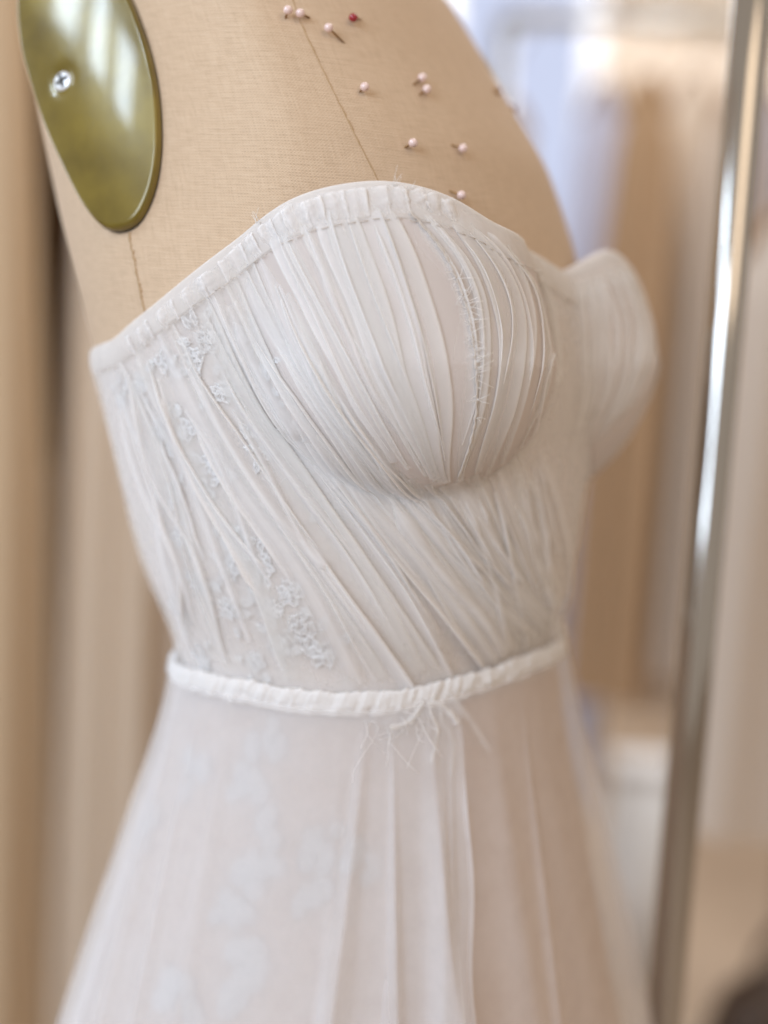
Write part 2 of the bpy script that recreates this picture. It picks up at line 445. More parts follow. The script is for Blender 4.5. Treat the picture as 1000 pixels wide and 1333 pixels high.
# cross-head screw
def basis(n):
    x = np.cross(n, [0, 0, 1.0]); x /= np.linalg.norm(x); return x, np.cross(n, x)
bx_, by_ = basis(PN)
r_scr = math.sqrt(((OP - OC) @ bx_ * 0 + 1).mean())
fscr = .45
def hdisc(c, prof, n=28):
    t = np.linspace(0, 2 * np.pi, n, endpoint=False)
    return np.array([c + r * (np.cos(t)[:, None] * bx_ + np.sin(t)[:, None] * by_) + h * PN for r, h in prof])
dS = np.linalg.norm(SCR - OC) / np.linalg.norm(OP - OC, axis=1).mean()
hS = .0045 + .0026 * (1 - min(dS, .9) ** 2.0) - .0022
MB().grid(hdisc(SCR, [(.0064, hS + .0001), (.0062, hS + .0006), (.0050, hS + .0007), (.0046, hS - .0006)]), True).build('screw_recess', M_SHADE_GAP, plate)
sc_ = MB(); sc_.grid(hdisc(SCR, [(.0050, hS - .001), (.0050, hS + .0009), (.0046, hS + .0013), (.0030, hS + .0017), (0, hS + .0018)]), True)
screw = sc_.build('screw', M_STEEL, plate)
for k in range(2):
    d1, d2 = (bx_, by_) if k == 0 else (by_, bx_)
    d1, d2 = d1 * .85 + d2 * .5 * (1 if k == 0 else -1), None
    d1 /= np.linalg.norm(d1); d2 = np.cross(PN, d1)
    c0 = SCR + PN * (hS + .0016 + .0001 * k)
    q = [c0 + d1 * a * .0034 + d2 * b * .00075 + PN * h for h in (.0006,) for a, b in ((-1, -1), (1, -1), (1, 1), (-1, 1))]
    qb = np.array([[x - PN * .001 for x in q], q, [c0 + PN * .0006] * 4])
    MB().grid(qb, True).build('screw_slot', M_SHADE_GAP, screw, False)

def surf_path(px, rf, n=60, off=0):
    p = resample(px, n); a, z = hit(p[:, 0], p[:, 1], rf); return S(a, z, off, rf), a, z
# princess seam and side seam: a stitched ridge with a thread line
def seam(px, rf, rad, wob, name='seam', mat=M_SEAM, off=.0):
    P, a, z = surf_path(px, rf, 90, off)
    Nn = normal(a, z, rf); T = np.gradient(P, axis=0); T /= np.linalg.norm(T, axis=1)[:, None]; B = np.cross(Nn, T)
    P = P + B * (wob * snoise(90, 40, 5))[:, None]
    r = rad * (1 + .5 * snoise(90, 60, 8))
    o = MB().tube(P, r, 6).build(name, mat, form); return adopt(o, form)
seam([(372, -30), (393, 32), (425, 100), (457, 165), (500, 250)], r_linen, .00035, .00015)
seam([(168, 303), (174, 335), (181, 370), (190, 412)], r_linen, .0006, .0005)

# ------------------------------------------------------------------ gown
gown = thing('wedding_gown', 'strapless white tulle wedding gown with sweetheart neckline, worn by the dress form', 'gown', (ORG[0], 0, Z0 - 1.0))
def G(o): return adopt(o, gown)

al = np.linspace(-np.pi, np.pi, 900, endpoint=False)
t = np.linspace(0, 1, 300)
zb, zn = z_belt(al) - .006, z_neck(al)
Zg = zb[None] + (zn - zb)[None] * t[:, None]
Ag = np.broadcast_to(al, Zg.shape)
Pg = S(Ag, Zg)
Pg = np.concatenate([Pg, S(al, zn + .0016, -.002)[None], S(al, zn + .001, -.0045)[None], S(al, zn - .012, -.006)[None]])
bodice = G(MB().grid(Pg, True).build('bodice', M_LINING, gown))

# bust cups: their own stitched-on panels
def cup_patch(side):
    a = np.linspace(math.radians(4), math.radians(76), 220) * side
    lo = np.full_like(a, CUP_Z - CUP_DN[side] * .995); hi = np.full_like(a, CUP_Z)
    for _ in range(24):
        mid = (lo + hi) / 2; ins = r_cup(a, mid, side) > r_torso(a, mid) + .001
        hi = np.where(ins, mid, hi); lo = np.where(ins, lo, mid)
    zl = hi
    ok = zl < CUP_Z - .001
    a, zl = a[ok], zl[ok]
    tt = np.linspace(0, 1, 160)
    zt = z_neck(a) - .003
    Z = zl[None] + (zt - zl)[None] * tt[:, None]; A_ = np.broadcast_to(a, Z.shape)
    off = .0016 * np.clip(tt / .02, 0, 1)[:, None] * np.clip(np.minimum(np.arange(len(a)), len(a) - 1 - np.arange(len(a))) / 12, 0, 1)[None]
    return G(MB().grid(S(A_, Z, off + .0002)).build('bust_cup', M_CUP, gown))
cup_near, cup_far = cup_patch(-1), cup_patch(1)
cup_near['label'] = 'gathered near bust cup'; cup_far['label'] = 'far bust cup in profile'

# pleats ------------------------------------------------------------
PROF = np.array([(-1.0, -.12), (-.8, .03), (-.55, .20), (-.3, .45), (-.1, .80), (0, .97), (.05, 1.0), (.095, .93), (.115, .72), (.09, .52), (.0, .42), (-.2, .28), (-.45, .10), (-.7, -.12)])
SOFT = np.array([(-1.0, -.12), (-.75, .08), (-.5, .40), (-.28, .78), (-.08, .98), (.1, 1.0), (.3, .86), (.48, .55), (.6, .22), (.7, -.12)])
def pleat(px, w, h, side, parent, mat, prof=PROF, ends=(.12, .2), wend=(.55, .35), lift=.0006, n=46, seed=0, hvar=.35):
    p = resample(px, n)
    a, z = hit(p[:, 0], p[:, 1])
    P = S(a, z)
    st_ = np.linalg.norm(np.diff(P, axis=0), axis=1); cut = np.where(st_ > 2.6 * np.median(st_))[0]
    if len(cut):                                    # the path leaps over an edge: keep its longest unbroken run
        e = np.concatenate([[0], cut + 1, [n]]); j = np.diff(e).argmax()
        if e[j + 1] - e[j] < 8: return None
        q = resample(np.stack([a, z], 1)[e[j]:e[j + 1]], n); a, z = q[:, 0], q[:, 1]; P = S(a, z)
    Nn = normal(a, z); T = np.gradient(P, axis=0); T /= np.linalg.norm(T, axis=1)[:, None] + 1e-12
    B = np.cross(Nn, T) * side
    t = np.linspace(0, 1, n)
    e0, e1 = np.clip(t / ends[0], 0, 1), np.clip((1 - t) / ends[1], 0, 1)
    e0, e1 = e0 * e0 * (3 - 2 * e0), e1 * e1 * (3 - 2 * e1)
    ww = w * (wend[0] + (1 - wend[0]) * e0) * (wend[1] + (1 - wend[1]) * e1) * (1 + .22 * snoise(n, 5, seed))
    hh = h * np.minimum(.25 + .75 * e0, .05 + .95 * e1) * (1 + hvar * snoise(n, 6, seed + 1))
    Q = P[:, None] + B[:, None] * (prof[None, :, 0] * ww[:, None])[..., None]
    qa, qz, _ = to_az(Q)
    Sf = S(qa, qz); Nf = normal(qa, qz)
    Q = Sf + Nf * (prof[None, :, 1] * hh[:, None] + lift)[..., None]
    ux = np.clip(1 - np.abs(prof[:, 0] - .06) / np.where(prof[:, 0] > .06, .75, 1.06), 0, 1)
    o = MB().grid(Q, False, np.stack(np.broadcast_arrays(ux[None], t[:, None]), -1)).build('pleat', mat, parent)
    return o
def family(keys, ks, wob, seed):
    K = [resample(k, 40) for k in keys]; out = []
    for i, k in enumerate(ks):
        x = k * (len(K) - 1); j = min(int(x), len(K) - 2); f = x - j
        p = K[j] * (1 - f) + K[j + 1] * f
        T = np.gradient(p, axis=0); T /= np.linalg.norm(T, axis=1)[:, None]
        p = p + np.stack([-T[:, 1], T[:, 0]], 1) * (wob * snoise(40, 3, seed + i * 7) * np.sin(np.linspace(0, np.pi, 40)) ** .5)[:, None]
        out.append(p)
    return out
def spread(n, jit, seed):
    r = np.random.default_rng(seed); return np.clip((np.arange(n) + .5 + r.uniform(-jit, jit, n)) / n, 0, 1)

near_keys = [
    [(350, 292), (388, 375), (425, 455), (463, 532), (505, 598)],
    [(376, 292), (425, 390), (470, 480), (515, 560), (548, 614)],
    [(430, 276), (460, 370), (500, 470), (537, 550), (566, 622)],
    [(482, 268), (515, 370), (543, 460), (563, 540), (580, 624)],
    [(535, 270), (588, 345), (614, 430), (616, 520), (592, 622)],
    [(590, 284), (640, 360), (661, 440), (652, 522), (620, 620)],
    [(640, 310), (688, 370), (702, 440), (692, 515), (658, 602)],
    [(690, 342), (720, 392), (726, 440), (716, 496), (694, 566)]]
far_keys = [
    [(745, 372), (748, 430), (748, 500), (738, 570)],
    [(775, 362), (790, 430), (786, 500), (758, 580)],
    [(802, 350), (828, 420), (820, 490), (775, 572)],
    [(815, 350), (846, 420), (842, 480), (800, 550)]]
bod_keys = [
    [(142, 492), (166, 580), (196, 690), (220, 780), (242, 866)],
    [(168, 462), (215, 570), (268, 690), (305, 785), (338, 892)],
    [(215, 420), (275, 540), (352, 670), (432, 790), (505, 908)],
    [(262, 368), (325, 490), (415, 620), (512, 765), (590, 890)],
    [(300, 338), (380, 490), (470, 620), (575, 755), (656, 868)],
    [(335, 308), (410, 480), (500, 612), (600, 730), (686, 856)],
    [(482, 592), (540, 660), (600, 730), (660, 800), (708, 846)],
    [(560, 628), (600, 690), (642, 750), (690, 800), (722, 838)],
    [(640, 600), (662, 680), (684, 740), (708, 790), (730, 832)],
    [(700, 572), (718, 650), (728, 720), (733, 780), (736, 826)]]
r_ = np.random.default_rng(21)
BOLD = [[(385, 545), (450, 640), (520, 735), (572, 800), (628, 874)], [(430, 600), (500, 682), (572, 765), (645, 868)], [(330, 480), (400, 592), (472, 690), (530, 775), (590, 888)],
        [(500, 640), (560, 730), (620, 800), (652, 856)], [(402, 700), (458, 780), (504, 845), (540, 902)], [(598, 640), (626, 720), (646, 800), (656, 856)], [(640, 640), (657, 720), (672, 795), (680, 846)],
        [(250, 480), (312, 590), (382, 690), (432, 745)], [(196, 470), (245, 590), (300, 680), (350, 740)], [(300, 400), (352, 500), (398, 575), (452, 640)], [(690, 600), (700, 680), (708, 760), (716, 836)]]
for i, p in enumerate(BOLD):
    pleat(p, .0075 + .002 * math.sin(i * 2.3), .0030 + .0007 * math.cos(i * 1.7), 1 if i % 3 else -1, bodice, M_TULLE2, SOFT if i % 2 else PROF, (.2, .05), (.3, .7), .0014, n=60, seed=11000 + i * 13)
def pick(): return 1 if r_.random() < .65 else -1
for i, p in enumerate(family(near_keys, spread(15, .45, 3), 8, 100)):           # broad laid strips
    pleat(p, r_.uniform(.008, .017), r_.uniform(.0008, .0014), pick(), cup_near, M_TULLE if i % 3 else M_TULLE2, PROF, (.10, .25), (.5, .3), .0019, seed=i * 11)
for i, p in enumerate(family(near_keys, spread(16, .49, 4), 9, 5100)):          # thin crisp folds
    a, b = r_.uniform(0, .10), r_.uniform(.7, 1.0); p = p[int(a * 39):int(b * 39) + 1]
    pleat(p, r_.uniform(.0018, .0042), r_.uniform(.0010, .0018), pick(), cup_near, M_TULLE2, PROF if i % 3 else SOFT, (.10, .3), (.5, .3), .0021, seed=5000 + i * 11)
for i, p in enumerate(family(far_keys, spread(10, .4, 5), 4, 300)):
    pleat(p, r_.uniform(.006, .011), r_.uniform(.0012, .002), 1, cup_far, M_TULLE, PROF, (.1, .25), (.5, .3), .0019, seed=500 + i * 11)
for i, p in enumerate(family(bod_keys, spread(34, .48, 9), 12, 600)):
    if i < 11 and i % 2: continue
    a, b = r_.uniform(0, .06), r_.uniform(.95, 1.0)
    p = p[int(a * 39):int(b * 39) + 1]
    pleat(p, r_.uniform(.008, .017), r_.uniform(.0012, .0024), pick(), bodice, M_TULLE if i % 3 else M_TULLE2, SOFT if i % 3 == 0 else PROF, (.18, .06), (.5, .5), .0012, seed=900 + i * 11)
for i, p in enumerate(family(bod_keys, spread(44, .49, 10), 14, 7600)):
    a, b = r_.uniform(0, .3), r_.uniform(.6, 1.0); p = p[int(a * 39):int(b * 39) + 1]
    pleat(p, r_.uniform(.0025, .006), r_.uniform(.0016, .0034), pick(), bodice, M_TULLE2, SOFT if i % 2 else PROF, (.2, .2), (.4, .4), .0014, seed=7900 + i * 11)
for i, p in enumerate(family([[k[0], tuple(np.array(k[0]) * .72 + np.array(k[1]) * .28)] for k in
        [[(160, 440), (190, 520)], [(225, 384), (262, 475)], [(288, 333), (330, 430)], [(338, 292), (388, 385)], [(372, 268), (420, 380)], [(428, 247), (462, 370)], [(490, 239), (520, 370)], [(540, 244), (590, 345)], [(582, 260), (634, 360)]]],
        spread(34, .48, 77), 1, 50)):
    p = p + np.array([1.5, 6.0])
    pleat(p, r_.uniform(.004, .009), r_.uniform(.0008, .0016), 1 if r_.random() < .6 else -1, cup_near, M_TULLE2, SOFT if i % 2 else PROF, (.12, .5), (.8, .3), .0024, n=20, seed=3000 + i * 5)

# sheer diagonal drape over the whole bodice
al = np.linspace(-np.pi, np.pi, 1100, endpoint=False); t = np.linspace(0, 1, 220)
zb, zn = z_belt(al) - .004, z_neck(al) - .004
Zo = zb[None] + (zn - zb)[None] * t[:, None]; Ao = np.broadcast_to(al, Zo.shape)
qq = -np.abs(np.degrees(Ao)) + 184 * Zo
nn = np.interp(qq, np.linspace(-200, 80, 4000), snoise(4000, 62, 91) + .6 * snoise(4000, 130, 92))
msk = np.clip(1 - (r_dress(Ao, Zo) - r_torso(Ao, Zo) - .001) / .003, 0, 1)
G(MB().grid(S(Ao, Zo, .0008 + msk * (.0010 + .0009 * nn)), True).build('bodice_overlay', M_VEIL, gown))

# lace motifs under the tulle -----------------------------------------
def petals(c_px, size, seed, rf=r_dress, off=.0010):
    """a raised lace flower with leaves laid on the surface"""
    r = np.random.default_rng(seed); mb = MB()
    a0, z0 = hit(np.array(c_px[0], float), np.array(c_px[1], float), rf)
    c = S(a0, z0, 0, rf); n = normal(a0, z0, rf); x = np.cross([0, 0, 1.0], n); x /= np.linalg.norm(x); y = np.cross(n, x)
    k = r.integers(4, 7); ph = r.uniform(0, 6)
    items = [(ph + 2 * np.pi * i / k + r.uniform(-.2, .2), size * r.uniform(.28, .4), size * r.uniform(.42, .55), size * r.uniform(.16, .24)) for i in range(k)]
    for i in range(r.integers(2, 5)):
        items.append((r.uniform(0, 6.28), size * r.uniform(.8, 1.25), size * r.uniform(.45, .65), size * r.uniform(.10, .16)))
    for (t, d, l, w) in items:
        ct = c + (np.cos(t) * x + np.sin(t) * y) * d; t2 = t + r.uniform(-.6, .6)
        e1 = np.cos(t2) * x + np.sin(t2) * y; e2 = np.cross(n, e1)
        for sc2, cr in ((1.0, .00032), (.62, .00022)):
            tq = np.linspace(0, 2 * np.pi, 26); rr_ = sc2 * (1 + .12 * np.cos(5 * tq + ph))
            q = ct + (np.cos(tq) * rr_)[:, None] * e1 * l * .5 + (np.sin(tq) * rr_ * (1 - .35 * np.cos(tq)))[:, None] * e2 * w
            qa, qz, _ = to_az(q); mb.tube(S(qa, qz, 0, rf) + normal(qa, qz, rf) * (.0003 + off), cr, 6)
        u_ = np.linspace(-.5, .5, 8)[:, None]; q = ct + e1 * l * u_ * 1.5 + e2 * .1 * w * np.sin(u_ * 6)
        qa, qz, _ = to_az(q); mb.tube(S(qa, qz, 0, rf) + normal(qa, qz, rf) * (.0003 + off), .0002, 5)
    return mb
for i, (x, y, s) in enumerate([(272, 440, .013), (300, 470, .012), (322, 512, .014), (292, 510, .010), (338, 555, .011), (255, 465, .010), (352, 585, .009), (216, 470, .011),
                               (318, 705, .013), (290, 690, .009), (345, 735, .010), (395, 825, .014), (365, 840, .011), (420, 850, .012), (268, 640, .011), (245, 560, .010),
                               (455, 640, .010), (438, 665, .010), (230, 640, .009), (300, 790, .011), (262, 760, .010), (335, 860, .009), (185, 500, .009), (210, 560, .011), (280, 600, .012), (235, 700, .010), (380, 770, .012), (350, 790, .010), (300, 740, .010), (405, 600, .010), (268, 860, .010), (240, 800, .009), (310, 440, .010), (350, 480, .009), (160, 520, .009)]):
    petals((x, y), s, 40 + i).build('lace_motif', M_LACE, bodice)

# neckline band with gathers, stitched along its lower edge ---------------
ab = np.linspace(math.radians(-178), math.radians(178), 1500)
nr = 22
tt = np.linspace(0, 1, nr)
bw = np.interp(np.degrees(ab), [-178, -110, -75, -60, 40, 60, 178], [.010, .011, .013, .0145, .0145, .012, .010])
pk = sum(snoise(1500, c, 70 + c) * amp for c, amp in ((60, .8), (130, .5), (300, .25)))
zn = z_neck(ab)
rows = []
for k_, tk in enumerate(tt):
    puff = .0013 + .0006 * np.sin(np.pi * min(tk * 1.05, 1)) ** .8
    sk = .0010 * tk
    off = puff + pk * .0007 * (.25 + .75 * tk) + sk
    sh = .0012 * snoise(1500, 120, 31) * tk
    rows.append(S(ab + sh / .13, zn + .0005 - bw * tk, off))
rows = [S(ab, zn - .006, -.003), S(ab, zn, -.0025), S(ab, zn + .0010, -.0012), S(ab, zn + .0011, .0006)] + rows + [S(ab, zn - bw - .0012, .0003)]
band = G(MB().grid(np.array(rows)).build('neckline_band', M_BAND, gown))
# running stitches along the band
mb = MB(); s = math.radians(-86)
while s < math.radians(26):
    ln = r_.uniform(.0016, .0034) / .14
    q = np.linspace(s, s + ln, 5); zq = z_neck(q) - np.interp(np.degrees(q), np.degrees(ab), bw) - .0004 + r_.uniform(-.0005, .0005)
    mb.tube(S(q, zq, .0030 + .0005 * np.sin(np.linspace(0, np.pi, 5))), .00020, 5); s += ln + r_.uniform(.0010, .0026) / .14
st = mb.build('stitching', M_STITCH, band); st['kind'] = 'stuff'

# cup seam with a frayed lace edge ---------------------------------------
seam_px = [(532, 276), (572, 325), (600, 385), (612, 440), (617, 500), (613, 560), (594, 622)]
P, a, z = surf_path(seam_px, r_dress, 120, .0036)
Nn = normal(a, z); T = np.gradient(P, axis=0); T /= np.linalg.norm(T, axis=1)[:, None]; B = np.cross(Nn, T)
cs = MB().tube(P + B * (.0004 * snoise(120, 60, 3))[:, None] - Nn * .0004, .0006 * (1 + .5 * snoise(120, 80, 4)), 6).build('cup_seam', M_STITCH, cup_near)
mb = MB()
for i in range(95):
    f = r_.beta(2, 2.2) * .62 + .22; j = int(f * 119); L = r_.uniform(.002, .0075) * (1 if r_.random() < .8 else .5)
    d = B[j] * r_.choice([-1, 1], p=[.45, .55]) * r_.uniform(.5, 1) + Nn[j] * r_.uniform(.15, .7) + T[j] * r_.uniform(-.5, .5)
    d /= np.linalg.norm(d); u = np.linspace(0, 1, 6)[:, None]; c = r_.normal(0, .0012, 3)
    mb.tube(P[j] + d * L * u + c * u * u, np.linspace(.00014, .00006, 6), 4)
fr = mb.build('frayed_thread', M_THREAD, cup_near); fr['kind'] = 'stuff'
# loose ends at the neckline
mb = MB()
for (x, y) in [(340, 288)] * 5 + [(512, 240)] * 4 + [(535, 244)] * 2:
    a0, z0 = hit(np.array(x + r_.uniform(-6, 6)), np.array(y + r_.uniform(2, 5))); p0 = S(a0, z0, .002); n0 = normal(a0, z0)
    d = n0 * r_.uniform(.2, .6) + np.array([r_.uniform(-.5, .3), 0, r_.uniform(.4, 1)]); d /= np.linalg.norm(d); L = r_.uniform(.003, .008)
    u = np.linspace(0, 1, 6)[:, None]; mb.tube(p0 + d * L * u + r_.normal(0, .001, 3) * u * u, np.linspace(.00012, .00005, 6), 4)
fr = mb.build('frayed_thread', M_THREAD, band); fr['kind'] = 'stuff'

# ------------------------------------------------------------------ skirt
def skirt_r(al, d, folds, ext, amp):
    zb = z_belt(al) - .002
    f = .246 * d * (1 - .45 * np.exp(-d / .05))
    g = (1 - np.exp(-(d / .14) ** 1.3)) * (1 + .9 * np.clip(d - .1, 0, 1))
    w = np.zeros_like(al)
    for (a0, wd_, am) in folds:
        a1 = a0 + np.sin(a0 * 37) * .35 * np.clip(d, 0, .4); wq = wd_ * (.6 + 2.2 * np.clip(d, 0, .35)); dx = np.angle(np.exp(1j * (al - a1))); w = w + am * np.exp(-(dx / wq) ** 2)
    return r_dress(al, zb) + ext + f + amp * g * w
def skirt_pts(al, d, folds, ext, amp):
    zb = z_belt(al) - .002; r = skirt_r(al, d, folds, ext, amp)
    return uvz(r * np.sin(al), fv(0 * al) + r * np.cos(al), zb - d)
ds = np.concatenate([np.linspace(0, .30, 130), np.linspace(.31, 1.062, 34)])
al = np.linspace(-np.pi, np.pi, 900, endpoint=False)
Ad, Dd = np.meshgrid(al, ds)
def mkfolds(n, lo, hi, seed, wlo=.022, whi=.05):
    r = np.random.default_rng(seed); return [(r.uniform(lo, hi), r.uniform(wlo, whi), r.uniform(.25, 1)) for _ in range(n)]
far_f = [(a_, w_, m_ * .3) for a_, w_, m_ in mkfolds(40, .55, 3.9, 77)]
f_lin = mkfolds(10, math.radians(-60), math.radians(40), 2, .05, .10) + far_f[:20]
f_out = [(math.radians(-112), .035, .30), (math.radians(-104), .03, .2), (math.radians(-124), .04, .22), (math.radians(-94), .05, .2)] + [(math.radians(-61), .035, 1.1), (math.radians(-55), .02, .5), (math.radians(-46), .045, 1.35), (math.radians(-40), .02, .35), (math.radians(-26), .09, .35), (math.radians(-12), .03, .22)] + far_f
f_mid = [(math.radians(-113), .04, .7), (math.radians(-122), .03, .5)] + [(math.radians(-53), .05, .7), (math.radians(-41), .035, .8), (math.radians(-67), .03, .35)] + far_f
lining = G(MB().grid(skirt_pts(Ad, Dd, f_lin, -.001, .005), True).build('skirt_lining', M_BLUSH, gown))
# the second tulle layer is open at the front: its free edge falls in a loose fold
alp = np.linspace(math.radians(-185), 0, 640); Ap, Dp = np.meshgrid(alp, ds)
edge = math.radians(-37) + .10 * np.clip(Dp, 0, .5) + .012 * np.sin(Dp * 31) + .008 * np.sin(Dp * 77 + 1)
Ap = math.radians(-185) + (Ap - math.radians(-185)) / math.radians(185) * (edge + math.radians(185))
curl = .006 * np.exp(-((edge - Ap) / .03) ** 2) * np.clip(Dp / .05, 0, 1)
rp = skirt_r(Ap, Dp, f_mid, .003, .014) + curl
P2 = uvz(rp * np.sin(Ap), fv(0 * Ap) + rp * np.cos(Ap), z_belt(Ap) - .002 - Dp)
sk2 = G(MB().grid(P2).build('skirt_underlayer', M_SKIRT2, gown))
sk1 = G(MB().grid(skirt_pts(Ad, Dd, f_out, .0075, .022), True).build('skirt_overlay', M_SKIRT, gown))

def skirt_hit(px, py, folds, ext, amp):
    d = ray(np.array(float(px)), np.array(float(py))); ts = np.linspace(.5, 1.0, 900); P = CAM + d * ts[:, None]
    q = P - ORG; u = q @ LV; v = q @ FV - fv(0.); a = np.arctan2(u, v); r = np.hypot(u, v)
    dd = z_belt(a) - .002 - q[:, 2]; ins = (r < skirt_r(a, np.clip(dd, 0, 2), folds, ext, amp)) & (dd > 0)
    i = ins.argmax(); return a[i], dd[i]
M_GREYLACE = cloth('grey lace applique', lin(214, 208, 203), 1, .2, .3, 1500)
for i, (x, y, s) in enumerate([(305, 1160, .020), (345, 1150, .016), (310, 1265, .024), (345, 1090, .018), (420, 1080, .016), (260, 1000, .018), (330, 1010, .020), (400, 1150, .018), (470, 1120, .014), (360, 960, .014), (200, 1080, .016), (240, 1290, .020)]):
    a0, d0 = skirt_hit(x, y, f_lin, -.001, .005); r = np.random.default_rng(400 + i); mb = MB()
    c_ = np.array(0.)
    base = lambda A, D_: skirt_pts(A, D_, f_lin, .0006, .005)
    rad = .15
    for k in range(6):
        t = r.uniform(0, 6.28); dist = s * r.uniform(.2, .7); l = s * r.uniform(.5, .8); w = s * r.uniform(.2, .34); t2 = t + r.uniform(-.5, .5)
        th = np.linspace(0, 2 * np.pi, 14, endpoint=False); rg = []
        for f, h in ((1, 0), (.9, .0006), (.4, .0008), (0, .0006)):
            X = np.cos(t) * dist + f * (np.cos(th) * np.cos(t2) * l * .5 - np.sin(th) * np.sin(t2) * w)
            Y = np.sin(t) * dist + f * (np.cos(th) * np.sin(t2) * l * .5 + np.sin(th) * np.cos(t2) * w)
            A_ = a0 + X / rad; D_ = np.clip(d0 + Y, 0, 2); rr_ = skirt_r(A_, D_, f_lin, .0008 + h, .005)
            rg.append(uvz(rr_ * np.sin(A_), fv(0 * A_) + rr_ * np.cos(A_), z_belt(A_) - .002 - D_))
        mb.grid(np.array(rg), True)
    mb.build('lace_motif', M_GREYLACE, lining)

# ------------------------------------------------------------------ belt: a ruched lace cord with a small tied end
ab = np.linspace(-np.pi, np.pi, 1400, endpoint=False)
ns = 22
tc_ = np.linspace(0, 2 * np.pi, ns, endpoint=False)
zb = z_belt(ab)
wob = .0006 * snoise(1400, 60, 11, True)
r2 = np.random.default_rng(5)
bump = np.stack([sum(snoise(1400, c, 200 + k * 3 + c, True) * amp for c, amp in ((110, .0007), (240, .0008), (450, .0004))) for k in range(ns)])
bump = .6 * (bump + np.roll(bump, 1, 0) * .8) / 1.2
gat = .0004 * snoise(1400, 330, 901, True) + .0003 * snoise(1400, 190, 902, True) + .0003 * snoise(1400, 520, 903, True)
bump = bump + np.stack([np.roll(gat, int(5 * math.sin(q_))) for q_ in tc_])
rows = []
for k in range(ns):
    hz = (.0059 + bump[k] * .9) * math.sin(tc_[k]); hr = (.0027 + bump[k]) * math.cos(tc_[k])
    zz_ = zb + hz + wob
    r = r_dress(ab, zb) + .0046 + hr
    rows.append(uvz(r * np.sin(ab), fv(zb) + r * np.cos(ab), zz_))
rows.append(rows[0])
belt = G(MB().grid(np.array(rows), True).build('belt', M_BELT, gown))
def strip(px, wid, off, name, parent, mat, seed):
    p = resample(px, 24); a, z = hit(p[:, 0], p[:, 1]); 
    d = ray(p[:, 0], p[:, 1]); tz = ((S(a, z) - CAM) @ FW)
    P = CAM + d * (tz - off * np.linspace(.6, 1, 24))[:, None]
    T = np.gradient(P, axis=0); T /= np.linalg.norm(T, axis=1)[:, None]; B = np.cross(T, -FW); B /= np.linalg.norm(B, axis=1)[:, None]
    w = wid * (1 + .3 * snoise(24, 6, seed)); c = np.linspace(-1, 1, 7)
    Q = P[:, None] + B[:, None] * (c[None] * w[:, None] * .5)[..., None] - FW * ((1 - c**2)[None] * .0016 * (1 + .6 * snoise(24, 5, seed + 2))[:, None])[..., None]
    return MB().grid(Q).build(name, mat, parent)
M_TAIL = cloth('sheer frayed tape', lin(249, 247, 245), .6, .4, .2, 1500)
strip([(566, 902), (560, 925), (569, 950), (562, 992)], .0022, .014, 'belt_tail', belt, M_TAIL, 1)
strip([(586, 902), (602, 925), (614, 940), (638, 978)], .0026, .014, 'belt_tail', belt, M_TAIL, 2)
strip([(552, 912), (538, 934), (524, 944), (508, 948)], .0028, .013, 'belt_tail', belt, M_TAIL, 3)
strip([(556, 916), (574, 918), (588, 930), (596, 942)], .0030, .015, 'belt_tail', belt, M_TAIL, 4)
strip([(572, 912), (576, 940), (590, 965), (588, 1010)], .0016, .014, 'belt_tail', belt, M_TAIL, 6)
mb = MB()
for i in range(26):
    a0 = math.radians(r_.uniform(-62, -38)); z0 = float(z_belt(a0)) - .006; p0 = S(np.array(a0), np.array(z0), .008); n0 = normal(np.array(a0), np.array(z0))
    d = np.array([r_.uniform(-.5, .5), -.1, -1]) + n0 * .3; L = r_.uniform(.005, .02); u = np.linspace(0, 1, 7)[:, None]
    mb.tube(p0 + d * L * u + r_.normal(0, .006, 3) * u * u + r_.normal(0, .003, 3) * np.sin(u * 5), .00011, 4)
fr = mb.build('frayed_thread', M_THREAD, belt); fr['kind'] = 'stuff'

# ------------------------------------------------------------------ pins
def pin(px, tip_px, label, mat=M_PEARL, stand=.006, grp='ball headed pins stuck in the linen chest'):
    a, z = hit(np.array(float(tip_px[0])), np.array(float(tip_px[1])), r_linen); tip = S(a, z, -.004, r_linen)
    a2, z2 = hit(np.array(float(px[0])), np.array(float(px[1])), r_linen); n = normal(a2, z2, r_linen)
    head = S(a2, z2, 0, r_linen); head = CAM + (head - CAM) * (1 - stand / .7)
    o = thing('dressmaking_pin', label, 'pin', tuple(head), grp)
    th = np.linspace(0, 2 * np.pi, 20, endpoint=False); ph = np.linspace(-np.pi / 2, np.pi / 2, 12); R_ = .0022
    sp = np.array([np.stack([R_ * np.cos(p) * np.cos(th), R_ * np.cos(p) * np.sin(th), np.full_like(th, R_ * np.sin(p) * .95)], 1) for p in ph])
    MB().grid(sp, True).build('head', mat, o)
    MB().tube(np.linspace(np.zeros(3), tip - head, 6), .00045, 6).build('shaft', M_BRASSPIN, o)
pin((375, 13), (370, 30), 'leftmost pale pink pin of the close pair above the chest seam')
pin((391, 17), (414, 26), 'pale pink pin with a brass shaft, right of the close pair at the top')
pin((428, 36), (468, 71), 'pale pin leaning over with a long bare shaft, below the red pin')
pin((460, 23), (484, 26), 'red headed pin near the top of the linen chest', M_RED)
pin((475, 113), (466, 124), 'single white pin right of the chest seam, pushed in to the head')
pin((550, 101), (530, 121), 'pale pin, upper of the pair in the middle of the chest')
pin((556, 116), (540, 132), 'pale pin, lower of the pair in the middle of the chest')
pin((538, 186), (522, 196), 'pale pin below the chest pair, left of its neighbour')
pin((603, 193), (578, 184), 'blurred pale pin on the right of the lower chest')
pin((601, 254), (576, 243), 'pale pin just above the gown neckline')
M_TAN = principled('tan pin head', lin(165, 125, 80), .4)
